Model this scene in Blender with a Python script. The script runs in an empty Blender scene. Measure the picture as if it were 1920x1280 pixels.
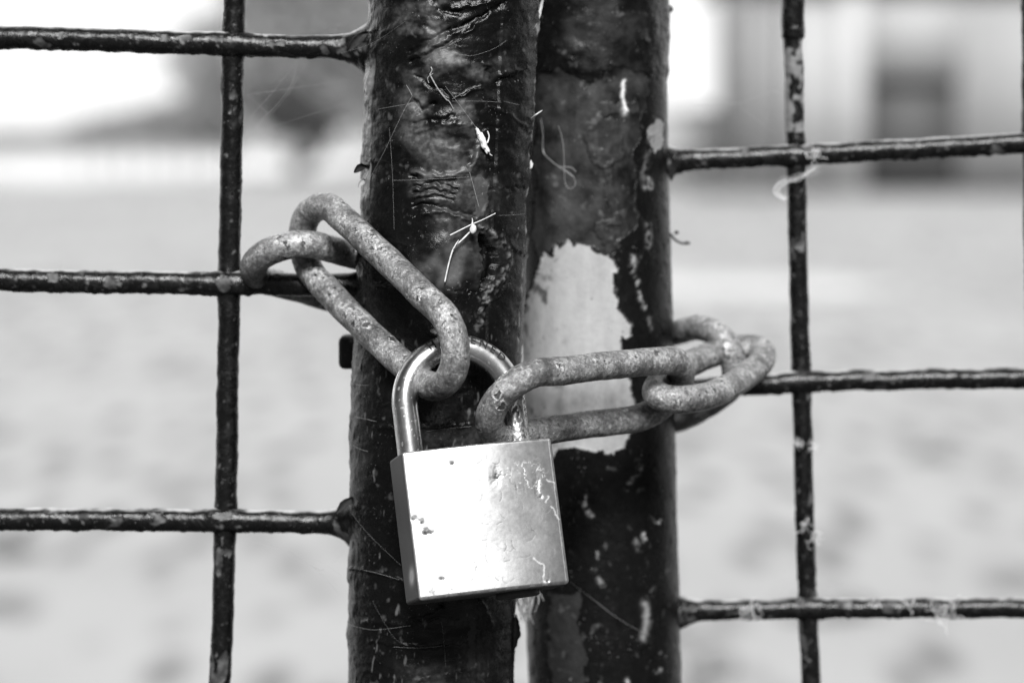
import bpy, bmesh, math, random
import numpy as np
from mathutils import Vector, Matrix

R = math.radians
random.seed(7)
rng = np.random.default_rng(7)
SC = bpy.context.scene
COL = SC.collection

# ------------------------------------------------------------------ camera
CAM = np.array([0.0, -0.67, 1.25])
PITCH = R(4.65)
FPX = 4800.0                      # focal length in pixels of the 1920 wide photo
cd = bpy.data.cameras.new('camera')
cam = bpy.data.objects.new('camera', cd)
COL.objects.link(cam)
cam.location = CAM
cam.rotation_euler = (R(90) - PITCH, 0, 0)
cd.sensor_width = 36.0
cd.lens = 36.0 * FPX / 1920.0
cd.clip_start = 0.02
cd.clip_end = 2000.0
cd.dof.use_dof = True
cd.dof.focus_distance = 0.640
cd.dof.aperture_fstop = 8.8
SC.camera = cam

# ------------------------------------------------------------------ light
CLOUD = 15.0                       # brightness of the far cloud bank, before the background strength
SUN_EL, SUN_AZ = R(41), R(176)    # azimuth clockwise from +Y: behind the camera, a little right
w = bpy.data.worlds.new('World')
SC.world = w
w.use_nodes = True
nt = w.node_tree
nt.nodes.clear()
sky = nt.nodes.new('ShaderNodeTexSky')
sky.sky_type = 'NISHITA'
sky.sun_disc = False
sky.sun_elevation = SUN_EL
sky.sun_rotation = SUN_AZ
sky.dust_density = 4.0
bw = nt.nodes.new('ShaderNodeRGBToBW')
bg = nt.nodes.new('ShaderNodeBackground')
bg.inputs['Strength'].default_value = 0.05
wo = nt.nodes.new('ShaderNodeOutputWorld')
nt.links.new(sky.outputs[0], bw.inputs[0])


def wn(t, **kw):
    n = nt.nodes.new(t)
    for k, v in kw.items(): setattr(n, k, v)
    return n


# a bright bank of cloud over the far side of the yard, elsewhere unseen mottling added to vary reflections
tcw = wn('ShaderNodeTexCoord')
sep = wn('ShaderNodeSeparateXYZ')
nt.links.new(tcw.outputs['Generated'], sep.inputs[0])
bank = wn('ShaderNodeMapRange', interpolation_type='SMOOTHSTEP')
bank.inputs['From Min'].default_value = 0.0
bank.inputs['From Max'].default_value = 0.75
bank.inputs['To Max'].default_value = CLOUD
nt.links.new(sep.outputs['Y'], bank.inputs['Value'])
cn = wn('ShaderNodeTexNoise')
cn.inputs['Scale'].default_value = 2.2
cn.inputs['Detail'].default_value = 4
nt.links.new(tcw.outputs['Generated'], cn.inputs['Vector'])
cr = wn('ShaderNodeMapRange')
cr.inputs['From Min'].default_value = 0.3; cr.inputs['From Max'].default_value = 0.7
cr.inputs['To Min'].default_value = 0.55; cr.inputs['To Max'].default_value = 1.35
nt.links.new(cn.outputs['Fac'], cr.inputs['Value'])
dim = wn('ShaderNodeMath', operation='MULTIPLY')
dim.inputs[1].default_value = 0.28          # unseen sky overhead and behind the camera, dimmed for darker reflections
nt.links.new(bw.outputs[0], dim.inputs[0])
sm_ = wn('ShaderNodeMath', operation='ADD')
nt.links.new(dim.outputs[0], sm_.inputs[0]); nt.links.new(bank.outputs[0], sm_.inputs[1])
ml_ = wn('ShaderNodeMath', operation='MULTIPLY')
nt.links.new(sm_.outputs[0], ml_.inputs[0]); nt.links.new(cr.outputs[0], ml_.inputs[1])
nt.links.new(ml_.outputs[0], bg.inputs['Color'])
nt.links.new(bg.outputs[0], wo.inputs['Surface'])
sd = bpy.data.lights.new('sun', 'SUN')
sd.energy = 3.3
sd.angle = R(18)
sun = bpy.data.objects.new('sun', sd)
COL.objects.link(sun)
sdir = Vector((math.sin(SUN_AZ) * math.cos(SUN_EL), math.cos(SUN_AZ) * math.cos(SUN_EL), math.sin(SUN_EL)))
sun.rotation_euler = sdir.to_track_quat('Z', 'Y').to_euler()
sun.location = (0, -3, 5)

SC.view_settings.view_transform = 'Standard'
SC.view_settings.look = 'None'
SC.view_settings.exposure = 1.1
SC.view_settings.gamma = 1.0
SC.render.engine = 'CYCLES'
SC.cycles.use_denoising = True
SC.cycles.max_bounces = 6
SC.cycles.caustics_reflective = False
SC.cycles.caustics_refractive = False

# ------------------------------------------------------------------ helpers
FW = np.array([0, math.cos(PITCH), -math.sin(PITCH)])
UP = np.array([0, math.sin(PITCH), math.cos(PITCH)])
RT = np.array([1.0, 0, 0])


def W(px, py, y):
    """point of the photo (1920x1280 pixels) at depth y (metres behind the left post's axis)"""
    d = FW + RT * (px - 960) / FPX + UP * (640 - py) / FPX
    return CAM + d * ((y - CAM[1]) / d[1])


def project(P):
    q = P - CAM
    f = q @ FW
    return 960 + FPX * (q @ RT) / f, 640 - FPX * (q @ UP) / f


_perm = np.random.default_rng(3).permutation(256)
_perm = np.concatenate([_perm, _perm, _perm])
_g = np.random.default_rng(5).normal(size=(256, 3))
_g /= np.linalg.norm(_g, axis=1)[:, None]


def perlin(p):
    p = np.asarray(p, float)
    i = np.floor(p).astype(int)
    f = p - i
    u = f * f * f * (f * (f * 6 - 15) + 10)
    i &= 255
    out = 0
    for dx in (0, 1):
        for dy in (0, 1):
            for dz in (0, 1):
                h = _perm[_perm[_perm[(i[:, 0] + dx) & 255] + ((i[:, 1] + dy) & 255)] + ((i[:, 2] + dz) & 255)]
                d = f - np.array([dx, dy, dz])
                v = np.einsum('ij,ij->i', _g[h], d)
                wx = u[:, 0] if dx else 1 - u[:, 0]
                wy = u[:, 1] if dy else 1 - u[:, 1]
                wz = u[:, 2] if dz else 1 - u[:, 2]
                out = out + v * wx * wy * wz
    return out * 1.5


def fbm(p, o=4, gain=0.5):
    a, s, r = 1.0, 0.0, 0.0
    p = np.asarray(p, float).copy()
    for _ in range(o):
        s = s + a * perlin(p)
        r += a
        a *= gain
        p = p * 2.03 + 11.7
    return s / r


def sstep(a, b, x):
    t = np.clip((x - a) / (b - a), 0, 1)
    return t * t * (3 - 2 * t)


def inpoly(x, y, poly):
    c = np.zeros(len(x), bool)
    n = len(poly)
    for k in range(n):
        x1, y1 = poly[k]
        x2, y2 = poly[(k + 1) % n]
        if y1 == y2:
            continue
        m = ((y1 > y) != (y2 > y)) & (x < (x2 - x1) * (y - y1) / (y2 - y1) + x1)
        c ^= m
    return c


def dline(x, y, pts):
    d = np.full(len(x), 1e9)
    for (x1, y1), (x2, y2) in zip(pts[:-1], pts[1:]):
        dx, dy = x2 - x1, y2 - y1
        t = np.clip(((x - x1) * dx + (y - y1) * dy) / (dx * dx + dy * dy + 1e-9), 0, 1)
        d = np.minimum(d, np.hypot(x - x1 - t * dx, y - y1 - t * dy))
    return d


def tag(o, label=None, cat=None, group=None, kind=None):
    if label: o['label'] = label
    if cat: o['category'] = cat
    if group: o['group'] = group
    if kind: o['kind'] = kind
    return o


def empty(name, loc):
    o = bpy.data.objects.new(name, None)
    o.empty_display_size = 0.02
    COL.objects.link(o)
    o.location = loc
    return o


def link_mesh(name, me, mat=None, parent=None):
    o = bpy.data.objects.new(name, me)
    COL.objects.link(o)
    if mat: me.materials.append(mat)
    if parent:
        o.parent = parent
        o.matrix_parent_inverse = Matrix.Translation(-parent.location)
    return o


def np_mesh(name, V, F, mat=None, parent=None, attrs=None, smooth=True):
    V = np.asarray(V, np.float32)
    F = np.asarray(F, np.int32)
    k = F.shape[1]
    me = bpy.data.meshes.new(name)
    me.vertices.add(len(V))
    me.vertices.foreach_set('co', V.ravel())
    me.loops.add(F.size)
    me.loops.foreach_set('vertex_index', F.ravel())
    me.polygons.add(len(F))
    me.polygons.foreach_set('loop_start', np.arange(0, F.size, k, dtype=np.int32))
    me.update(calc_edges=True)
    me.validate()
    if smooth:
        me.polygons.foreach_set('use_smooth', np.ones(len(me.polygons), bool))
    for an, av in (attrs or {}).items():
        a = me.attributes.new(an, 'FLOAT', 'POINT')
        a.data.foreach_set('value', np.asarray(av, np.float32))
    return link_mesh(name, me, mat, parent)


def grid_faces(n, m, closed_n=False, closed_m=False):
    i = np.arange(n if closed_n else n - 1)
    j = np.arange(m if closed_m else m - 1)
    I, J = np.meshgrid(i, j, indexing='ij')
    I, J = I.ravel(), J.ravel()
    I2, J2 = (I + 1) % n, (J + 1) % m
    return np.stack([I * m + J, I * m + J2, I2 * m + J2, I2 * m + J], 1)


def resample(pts, step, closed=False):
    pts = np.asarray(pts, float)
    if closed: pts = np.vstack([pts, pts[:1]])
    L = np.concatenate([[0], np.cumsum(np.linalg.norm(np.diff(pts, axis=0), axis=1))])
    n = max(3, int(L[-1] / step))
    s = np.linspace(0, L[-1], n + 1)
    if closed: s = s[:-1]
    return np.stack([np.interp(s, L, pts[:, k]) for k in range(3)], 1), s


def catmull(pts, sub=12, closed=False):
    pts = np.asarray(pts, float)
    n = len(pts)
    out = []
    rng_ = range(n if closed else n - 1)
    for k in rng_:
        if closed:
            p0, p1, p2, p3 = pts[(k - 1) % n], pts[k], pts[(k + 1) % n], pts[(k + 2) % n]
        else:
            p0, p1, p2, p3 = pts[max(k - 1, 0)], pts[k], pts[k + 1], pts[min(k + 2, n - 1)]
        for t in np.arange(sub) / sub:
            out.append(0.5 * ((2 * p1) + (-p0 + p2) * t + (2 * p0 - 5 * p1 + 4 * p2 - p3) * t * t + (-p0 + 3 * p1 - 3 * p2 + p3) * t ** 3))
    if not closed: out.append(pts[-1])
    return np.array(out)


def tube_geo(P, seg, closed=False):
    """ring centres P -> (unit ring normals (n,seg,3))"""
    n = len(P)
    T = np.roll(P, -1, 0) - np.roll(P, 1, 0) if closed else np.gradient(P, axis=0)
    T /= np.linalg.norm(T, axis=1)[:, None]
    N = np.zeros_like(P)
    a = np.array([0, 0, 1.0]) if abs(T[0][2]) < 0.8 else np.array([0, 1.0, 0])
    v = a - T[0] * (a @ T[0])
    N[0] = v / np.linalg.norm(v)
    for k in range(1, n):
        v = N[k - 1] - T[k] * (N[k - 1] @ T[k])
        N[k] = v / np.linalg.norm(v)
    B = np.cross(T, N)
    ang = np.linspace(0, 2 * np.pi, seg, endpoint=False)
    if closed:                                   # spread the twist so that the seam closes
        v = N[-1] - T[0] * (N[-1] @ T[0])
        v /= np.linalg.norm(v)
        tw = math.atan2(v @ B[0], v @ N[0])
        off = -tw * np.arange(n) / n
    else:
        off = np.zeros(n)
    A = ang[None, :] + off[:, None]
    return np.cos(A)[..., None] * N[:, None, :] + np.sin(A)[..., None] * B[:, None, :]


def simple_tube(path, r, seg=6):
    """plain tube as (V,F); r scalar or per point"""
    P = np.asarray(path, float)
    D = tube_geo(P, seg)
    r = np.broadcast_to(np.asarray(r, float), (len(P),))
    V = (P[:, None, :] + D * r[:, None, None]).reshape(-1, 3)
    return V, grid_faces(len(P), seg, False, True)


def join_geo(parts):
    Vs, Fs, k = [], [], 0
    for V, F in parts:
        Vs.append(V); Fs.append(F + k); k += len(V)
    return np.vstack(Vs), np.vstack(Fs)


# ------------------------------------------------------------------ materials
def new_mat(name):
    m = bpy.data.materials.new(name)
    m.use_nodes = True
    nt = m.node_tree
    return m, nt, nt.nodes['Principled BSDF']


def node(nt, t, **kw):
    n = nt.nodes.new(t)
    for k, v in kw.items():
        setattr(n, k, v)
    return n


def noise(nt, scale, detail=4, rough=0.6, dist=0.0, vec=None):
    n = node(nt, 'ShaderNodeTexNoise')
    n.inputs['Scale'].default_value = scale
    n.inputs['Detail'].default_value = detail
    n.inputs['Roughness'].default_value = rough
    n.inputs['Distortion'].default_value = dist
    if vec is None:
        tc = node(nt, 'ShaderNodeTexCoord')
        vec = tc.outputs['Object']
    nt.links.new(vec, n.inputs['Vector'])
    return n.outputs['Fac']


def ramp(nt, fac, stops):
    n = node(nt, 'ShaderNodeValToRGB')
    e = n.color_ramp.elements
    while len(e) < len(stops): e.new(0.5)
    for el, (p, v) in zip(e, stops):
        el.position = p
        el.color = (v, v, v, 1)
    nt.links.new(fac, n.inputs['Fac'])
    return n.outputs['Color']


def math_(nt, op, a, b=None, clamp=False):
    n = node(nt, 'ShaderNodeMath', operation=op, use_clamp=clamp)
    for k, v in enumerate((a, b)):
        if v is None: continue
        if isinstance(v, (int, float)): n.inputs[k].default_value = v
        else: nt.links.new(v, n.inputs[k])
    return n.outputs[0]


def mixf(nt, fac, a, b):
    n = node(nt, 'ShaderNodeMix', data_type='FLOAT')
    for k, v in ((0, fac), (2, a), (3, b)):
        if isinstance(v, (int, float)): n.inputs[k].default_value = v
        else: nt.links.new(v, n.inputs[k])
    return n.outputs[0]


def attr(nt, name):
    n = node(nt, 'ShaderNodeAttribute', attribute_name=name)
    return n.outputs['Fac']


def bump(nt, h, dist, strength=1.0, normal=None):
    n = node(nt, 'ShaderNodeBump')
    n.inputs['Strength'].default_value = strength
    n.inputs['Distance'].default_value = dist
    nt.links.new(h, n.inputs['Height'])
    if normal: nt.links.new(normal, n.inputs['Normal'])
    return n.outputs['Normal']


def plain(name, v, rough=0.7, spec=0.3, scale=None, amp=0.4, metallic=0.0, stretch=None):
    m, nt, b = new_mat(name)
    b.inputs['Roughness'].default_value = rough
    b.inputs['Specular IOR Level'].default_value = spec
    b.inputs['Metallic'].default_value = metallic
    if scale:
        vec = None
        if stretch:
            tc = node(nt, 'ShaderNodeTexCoord')
            mp = node(nt, 'ShaderNodeMapping')
            mp.inputs['Scale'].default_value = stretch
            nt.links.new(tc.outputs['Object'], mp.inputs['Vector'])
            vec = mp.outputs[0]
        f = noise(nt, scale, 5, 0.65, vec=vec)
        c = ramp(nt, f, [(0.3, v * (1 - amp)), (0.7, v * (1 + amp))])
        nt.links.new(c, b.inputs['Base Color'])
    else:
        b.inputs['Base Color'].default_value = (v, v, v, 1)
    return m


def paint_material(name, spec=0.35, grime=0.05):
    """black gloss paint: albedo from 'tone', roughness from 'rgh', plus dust specks and fine wrinkles"""
    m, nt, b = new_mat(name)
    tone, rgh = attr(nt, 'tone'), attr(nt, 'rgh')
    n1 = noise(nt, 420, 6, 0.7)
    var = ramp(nt, n1, [(0.25, 0.55), (0.75, 1.45)])
    var = mixf(nt, math_(nt, 'MULTIPLY', tone, 2.4, True), var, 1.0)
    base = math_(nt, 'MULTIPLY', tone, var)
    n2 = noise(nt, 1500, 3, 0.7)
    n2b = noise(nt, 130, 3, 0.6)
    sp = math_(nt, 'MULTIPLY', ramp(nt, n2, [(0.66, 0), (0.72, 1)]), ramp(nt, n2b, [(0.48, 0), (0.62, 1)]))
    base = mixf(nt, sp, base, 0.30)
    n3 = noise(nt, 260, 5, 0.7, 1.5)
    dust = math_(nt, 'MULTIPLY', ramp(nt, n3, [(0.5, 0), (0.8, 1)]), grime)
    base = math_(nt, 'ADD', base, dust)
    nt.links.new(base, b.inputs['Base Color'])
    rr = math_(nt, 'ADD', rgh, math_(nt, 'MULTIPLY', ramp(nt, n3, [(0.4, 0), (0.75, 1)]), 0.16), True)
    nt.links.new(rr, b.inputs['Roughness'])
    b.inputs['Specular IOR Level'].default_value = spec
    nrm = bump(nt, n1, 0.0004, 0.5)
    nrm = bump(nt, n2, 0.00015, 0.4, nrm)
    nt.links.new(nrm, b.inputs['Normal'])
    return m


def chain_material():
    m, nt, b = new_mat('weathered_galvanised_steel')
    n1 = noise(nt, 160, 6, 0.7, 0.4)
    n2 = noise(nt, 1100, 5, 0.8)
    n3 = noise(nt, 520, 5, 0.75)
    base = ramp(nt, n2, [(0.32, 0.07), (0.44, 0.24), (0.56, 0.36), (0.66, 0.72)])
    big = math_(nt, 'MULTIPLY', ramp(nt, n1, [(0.36, 0.36), (0.62, 1.2)]), ramp(nt, noise(nt, 75, 4, 0.65), [(0.36, 0.55), (0.52, 1.1)]))
    c = math_(nt, 'MULTIPLY', base, big)
    pits = math_(nt, 'MULTIPLY', ramp(nt, n3, [(0.565, 0), (0.61, 1)]), ramp(nt, n1, [(0.42, 0), (0.58, 1)]))
    c = mixf(nt, pits, c, 0.025)
    # larger rust pits and pale crusts
    vor = node(nt, 'ShaderNodeTexVoronoi')
    vor.inputs['Scale'].default_value = 150
    tc = node(nt, 'ShaderNodeTexCoord')
    ad = node(nt, 'ShaderNodeVectorMath', operation='ADD')
    nn = node(nt, 'ShaderNodeTexNoise'); nn.inputs['Scale'].default_value = 500
    sc_ = node(nt, 'ShaderNodeVectorMath', operation='SCALE'); sc_.inputs['Scale'].default_value = 0.003
    nt.links.new(nn.outputs['Color'], sc_.inputs[0])
    nt.links.new(tc.outputs['Object'], nn.inputs['Vector'])
    nt.links.new(tc.outputs['Object'], ad.inputs[0]); nt.links.new(sc_.outputs[0], ad.inputs[1])
    nt.links.new(ad.outputs[0], vor.inputs['Vector'])
    dist = vor.outputs['Distance']
    sel = node(nt, 'ShaderNodeSeparateColor')
    nt.links.new(vor.outputs['Color'], sel.inputs[0])
    on = ramp(nt, sel.outputs[0], [(0.45, 0), (0.47, 1)])
    core = math_(nt, 'MULTIPLY', ramp(nt, dist, [(0.12, 1), (0.17, 0)]), on)
    ring = math_(nt, 'MULTIPLY', ramp(nt, dist, [(0.15, 0), (0.18, 1), (0.22, 1), (0.27, 0)]), on)
    brk = ramp(nt, n2, [(0.45, 0), (0.55, 1)])
    c = mixf(nt, math_(nt, 'MULTIPLY', ring, brk), c, 0.52)
    c = mixf(nt, math_(nt, 'MULTIPLY', core, 0.85), c, 0.05)
    nt.links.new(c, b.inputs['Base Color'])
    b.inputs['Metallic'].default_value = 0.45
    rr = ramp(nt, n1, [(0.3, 0.30), (0.7, 0.50)])
    nt.links.new(rr, b.inputs['Roughness'])
    h = math_(nt, 'SUBTRACT', math_(nt, 'MULTIPLY', n2, 0.6), math_(nt, 'MULTIPLY', core, 0.8))
    h = math_(nt, 'SUBTRACT', h, math_(nt, 'MULTIPLY', pits, 0.5))
    h = math_(nt, 'ADD', h, math_(nt, 'MULTIPLY', ring, 0.3))
    nrm = bump(nt, h, 0.0006, 0.9)
    nt.links.new(nrm, b.inputs['Normal'])
    return m


def lock_material():
    """satin metal: 'tone' albedo, 'rgh' roughness, 'met' metalness from the mesh"""
    m, nt, b = new_mat('worn_padlock_metal')
    tone, rgh, met = attr(nt, 'tone'), attr(nt, 'rgh'), attr(nt, 'met')
    n1 = noise(nt, 900, 5, 0.7)
    n0 = noise(nt, 90, 5, 0.65)
    c = math_(nt, 'MULTIPLY', tone, ramp(nt, n1, [(0.3, 0.82), (0.7, 1.1)]))
    c = math_(nt, 'MULTIPLY', c, ramp(nt, n0, [(0.3, 0.9), (0.7, 1.08)]), True)
    n2 = noise(nt, 2300, 2, 0.6)
    pit = ramp(nt, n2, [(0.70, 0), (0.76, 1)])
    c = mixf(nt, math_(nt, 'MULTIPLY', pit, 0.55), c, 0.12)
    nt.links.new(c, b.inputs['Base Color'])
    nt.links.new(met, b.inputs['Metallic'])
    rr = math_(nt, 'ADD', rgh, ramp(nt, n0, [(0.3, 0.0), (0.7, 0.08)]), True)
    nt.links.new(rr, b.inputs['Roughness'])
    nrm = bump(nt, n1, 0.00004, 0.4)
    nt.links.new(nrm, b.inputs['Normal'])
    return m


M_PAINT_L = paint_material('wrinkled_black_paint', 0.22, 0.002)
M_PAINT_R = paint_material('peeling_black_paint', 0.17, 0.002)
M_BAR = paint_material('flaking_bar_paint', 0.3, 0.012)
M_CHAIN = chain_material()
M_LOCK = lock_material()
M_WEB = plain('spider_silk', 0.32, 0.5, 0.3)
M_STEM = plain('dry_stem', 0.55, 0.8, 0.2, 900, 0.35)
M_FLUFF = plain('white_fluff_fibre', 0.6, 0.9, 0.1, 1200, 0.25)
M_BARK2 = plain('grey_twig_bark', 0.25, 0.8, 0.1, 1500, 0.5)
M_DARKBIT = plain('dark_debris', 0.03, 0.7, 0.2, 900, 0.6)
M_LETTER = plain('stamped_recess', 0.015, 0.6, 0.2)

# ------------------------------------------------------------------ ground and background
def ground_material():
    m, nt, b = new_mat('pale_gravel_ground')
    tc = node(nt, 'ShaderNodeTexCoord')
    v = tc.outputs['Object']
    n1 = noise(nt, 0.35, 4, 0.6, 0.3, v)
    n2 = noise(nt, 3.2, 3, 0.55, 0.2, v)
    n3 = noise(nt, 60, 3, 0.6, 0, v)
    c = ramp(nt, n1, [(0.3, 0.29), (0.7, 0.37)])
    vo = node(nt, 'ShaderNodeTexVoronoi', feature='SMOOTH_F1')
    vo.inputs['Scale'].default_value = 6.0
    vo.inputs['Smoothness'].default_value = 0.3
    mpv = node(nt, 'ShaderNodeMapping')
    mpv.inputs['Scale'].default_value = (1.0, 0.27, 1.0)
    mpv.inputs['Rotation'].default_value = (0, 0, 0.12)
    nt.links.new(v, mpv.inputs['Vector'])
    nt.links.new(mpv.outputs[0], vo.inputs['Vector'])
    spots = ramp(nt, vo.outputs['Distance'], [(0.16, 0.40), (0.46, 1.0)])
    gate_ = ramp(nt, n2, [(0.32, 0.0), (0.46, 1.0)])
    spots = mixf(nt, gate_, 1.0, spots)
    c = math_(nt, 'MULTIPLY', c, spots)
    c = math_(nt, 'MULTIPLY', c, ramp(nt, n3, [(0.3, 0.8), (0.7, 1.15)]))
    nt.links.new(c, b.inputs['Base Color'])
    b.inputs['Roughness'].default_value = 0.9
    b.inputs['Specular IOR Level'].default_value = 0.15
    return m


def sheet(name, x0, x1, y0, y1, z, mat, nx=1, ny=1):
    xs, ys = np.linspace(x0, x1, nx + 1), np.linspace(y0, y1, ny + 1)
    X, Y = np.meshgrid(xs, ys)
    V = np.stack([X.ravel(), Y.ravel(), np.full(X.size, z)], 1)
    return np_mesh(name, V, grid_faces(ny + 1, nx + 1), mat, smooth=False)


M_GROUND = ground_material()
tag(sheet('ground', -400, 400, -400, 1200, 0.0, M_GROUND, 4, 4), kind='structure')

M_BOUNCEDARK = plain('bounce_dark', 0.05, 0.85, 0.2, 40, 0.3)
tag(sheet('unseen_dark_sheet', -60, 60, -120, 2.5, 0.006, M_BOUNCEDARK), kind='structure')  # unseen dark sheet added on the camera side to cut bounce and reflections
tp0 = W(560, 300, 70)[0]
# pale strips of road and path seen far across the yard
M_PALE = plain('pale_dry_road', 0.6, 0.9, 0.1, 0.4, 0.08)
M_PALE2 = plain('pale_concrete_path', 0.5, 0.9, 0.1, 0.9, 0.15)
rx = np.linspace(-24, tp0, 140)
ry = 60 + 13 * rng.random(140) + 3 * fbm(np.stack([rx * .5, 0 * rx, 0 * rx], 1), 2)
tag(np_mesh('road', np.concatenate([np.stack([rx, ry, 0 * rx + .008], 1), np.stack([rx, 0 * rx + 130, 0 * rx + .008], 1)]), grid_faces(2, 140)[:, ::-1], M_PALE, smooth=False), kind='structure')
tt = np.linspace(0, 1, 60)
xs = 0.95 + 2.25 * tt
half = 1.15 * np.clip(np.minimum(1, (1 - tt) * 3.2), 0.02, 1) ** .7 * (1 + .25 * fbm(np.stack([tt * 9, 0 * tt, 0 * tt], 1), 2))
yc = 20.1 + .5 * fbm(np.stack([tt * 5, 0 * tt + 3, 0 * tt], 1), 2)
tag(np_mesh('path', np.concatenate([np.stack([xs, yc - half, 0 * xs + .008], 1), np.stack([xs, yc + half, 0 * xs + .008], 1)]), grid_faces(2, 60)[:, ::-1], M_PALE2, smooth=False), kind='structure')

# ---- house on the right, far behind the gate
def box(x0, x1, y0, y1, z0, z1):
    V = np.array([[x, y, z] for x in (x0, x1) for y in (y0, y1) for z in (z0, z1)], float)
    F = np.array([[0, 1, 3, 2], [4, 6, 7, 5], [0, 4, 5, 1], [2, 3, 7, 6], [0, 2, 6, 4], [1, 5, 7, 3]])
    return V, F


def boxes(name, bl, mat, parent=None):
    V, F = join_geo([box(*b) for b in bl])
    return np_mesh(name, V, F, mat, parent, smooth=False)


HY = 53.0
def hx(px): return W(px, 300, HY)[0]
def hz(py): return W(1600, py, HY)[2]
M_WALL = plain('grey_render', 0.33, 0.85, 0.2, 1.2, 0.12)
M_WALLPALE = plain('pale_render', 0.42, 0.85, 0.2, 1.2, 0.1)
M_DOOR = plain('dark_door_paint', 0.06, 0.6, 0.3, 2.0, 0.3)
M_SLATE = plain('dark_slate', 0.07, 0.7, 0.3, 4.0, 0.3)
M_GLASSD = plain('dark_window_glass', 0.05, 0.15, 0.5)
house = empty('house', (hx(1660), HY, 0))
tag(house, 'blurred grey rendered house with dark doorway beyond the right gate leaf', 'house')
xl, xr = hx(1402), hx(2500)
zt = hz(-40)
dx0, dx1, dzt = hx(1622), hx(1800), hz(150)
boxes('wall', [(xl, dx0, HY, HY + 8, 0, zt), (dx1, xr, HY, HY + 8, 0, zt),
               (dx0, dx1, HY + 0.001, HY + 8, dzt, zt), (dx0, dx1, HY + 1.4, HY + 8, 0, dzt)], M_WALL, house)
boxes('door', [(dx0 + .02, dx1 - .02, HY + 0.25, HY + 0.33, 0.02, dzt)], M_DOOR, house)
boxes('pilaster', [(hx(1572), hx(1618), HY - 0.18, HY - 0.001, 0, zt - 0.05)], M_WALLPALE, house)
boxes('plinth', [(xl - .3, hx(1570), HY - .05 - .06, HY - .062, 0, .22), (dx1, xr, HY - .05, HY - .001, 0, .25)], M_SLATE, house)
boxes('downpipe', [(hx(1466), hx(1476), HY - 0.12, HY - 0.02, 0.1, zt)], M_SLATE, house)
boxes('corner_strip', [(xl - 0.25, hx(1455), HY - 0.06, HY - 0.001, 0, zt)], plain('mid_grey_render', 0.2, 0.85, 0.2, 1.2, 0.12), house)
rv = np.array([[xl - .4, HY - .5, zt], [xr + .4, HY - .5, zt], [xr + .4, HY + 4, zt + 3], [xl - .4, HY + 4, zt + 3],
               [xl - .4, HY + 8.5, zt], [xr + .4, HY + 8.5, zt],
               [xl - .4, HY - .5, zt + .18], [xr + .4, HY - .5, zt + .18], [xr + .4, HY + 4, zt + 3.2], [xl - .4, HY + 4, zt + 3.2],
               [xl - .4, HY + 8.5, zt + .18], [xr + .4, HY + 8.5, zt + .18]])
rf = np.array([[0, 3, 2, 1], [3, 4, 5, 2], [6, 7, 8, 9], [9, 8, 11, 10], [0, 1, 7, 6], [4, 10, 11, 5], [0, 6, 9, 3], [3, 9, 10, 4], [1, 2, 8, 7], [2, 5, 11, 8]])
np_mesh('roof', rv, rf, M_SLATE, house, smooth=False)
# low pale garden wall between the gate posts and the house
gw = empty('garden_wall', (hx(1300), 62, 0))
tag(gw, 'low pale garden wall between the right post and the house', 'wall')
def gx(px, Y=62): return W(px, 260, Y)[0]
boxes('wall', [(gx(1120), gx(1404), 62, 62.3, 0, W(1300, 205, 62)[2] - .1)], M_WALLPALE, gw)
boxes('coping', [(gx(1115), gx(1404), 61.93, 62.37, W(1300, 205, 62)[2] - .098, W(1300, 200, 62)[2])], M_PALE2, gw)
# dark low shrub strip at the foot of that wall
def leaf_cloud(name, blobs, n, size, mat, parent=None):
    """n leaf-sized quads spread through the volume of ellipsoids (cx,cy,cz,rx,ry,rz)"""
    B = np.array(blobs, float)
    vol = B[:, 3] * B[:, 4] * B[:, 5]
    pick = rng.choice(len(B), n, p=vol / vol.sum())
    d = rng.normal(size=(n, 3)); d /= np.linalg.norm(d, axis=1)[:, None]
    rad = rng.random(n) ** (1 / 2.2)
    rough = 1 + 0.25 * fbm(d * 2.5 + pick[:, None] * 3.1, 3)
    c = B[pick, :3] + d * (rad * rough)[:, None] * B[pick, 3:]
    a = rng.normal(size=(n, 3)); a /= np.linalg.norm(a, axis=1)[:, None]
    b = np.cross(a, rng.normal(size=(n, 3))); b /= np.linalg.norm(b, axis=1)[:, None]
    s = size * (0.6 + 0.8 * rng.random(n))[:, None]
    V = np.stack([c - a * s, c + b * s * .5, c + a * s, c - b * s * .5], 1).reshape(-1, 3)
    V[:, 2] = np.maximum(V[:, 2], 0.02)
    F = np.arange(4 * n).reshape(n, 4)
    return np_mesh(name, V, F, mat, parent, smooth=False)


M_LEAF = plain('grey_green_leaves', 0.28, 0.6, 0.3, 1.5, 0.4)
M_LEAFD = plain('dark_leaves', 0.07, 0.6, 0.3, 1.5, 0.4)
M_BARK = plain('bark', 0.12, 0.9, 0.1, 6, 0.4)


def place_tree(name, label, cat, X, Y, trunk_h, trunk_r, blobs, n, size, mat, group=None):
    t = empty(name, (X, Y, 0))
    tag(t, label, cat, group)
    top = np.array([b[:3] for b in blobs]).mean(0)
    parts = []
    tp = catmull([(X, Y, -0.1), (X + .1, Y, trunk_h * .5), (top[0], top[1], trunk_h), (top[0], top[1], top[2])], 5)
    parts.append(simple_tube(tp, np.linspace(trunk_r * 1.3, trunk_r * .4, len(tp)), 9))
    for b in blobs:
        p = catmull([tp[len(tp) // 2], (np.array(tp[len(tp) // 2]) + np.array(b[:3])) / 2 + [0, 0, .2], b[:3]], 4)
        parts.append(simple_tube(p, np.linspace(trunk_r * .55, trunk_r * .15, len(p)), 7))
    V, F = join_geo(parts)
    np_mesh('trunk', V, F, M_BARK, t)
    leaf_cloud('crown', blobs, n, size, mat, t)
    return t


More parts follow.
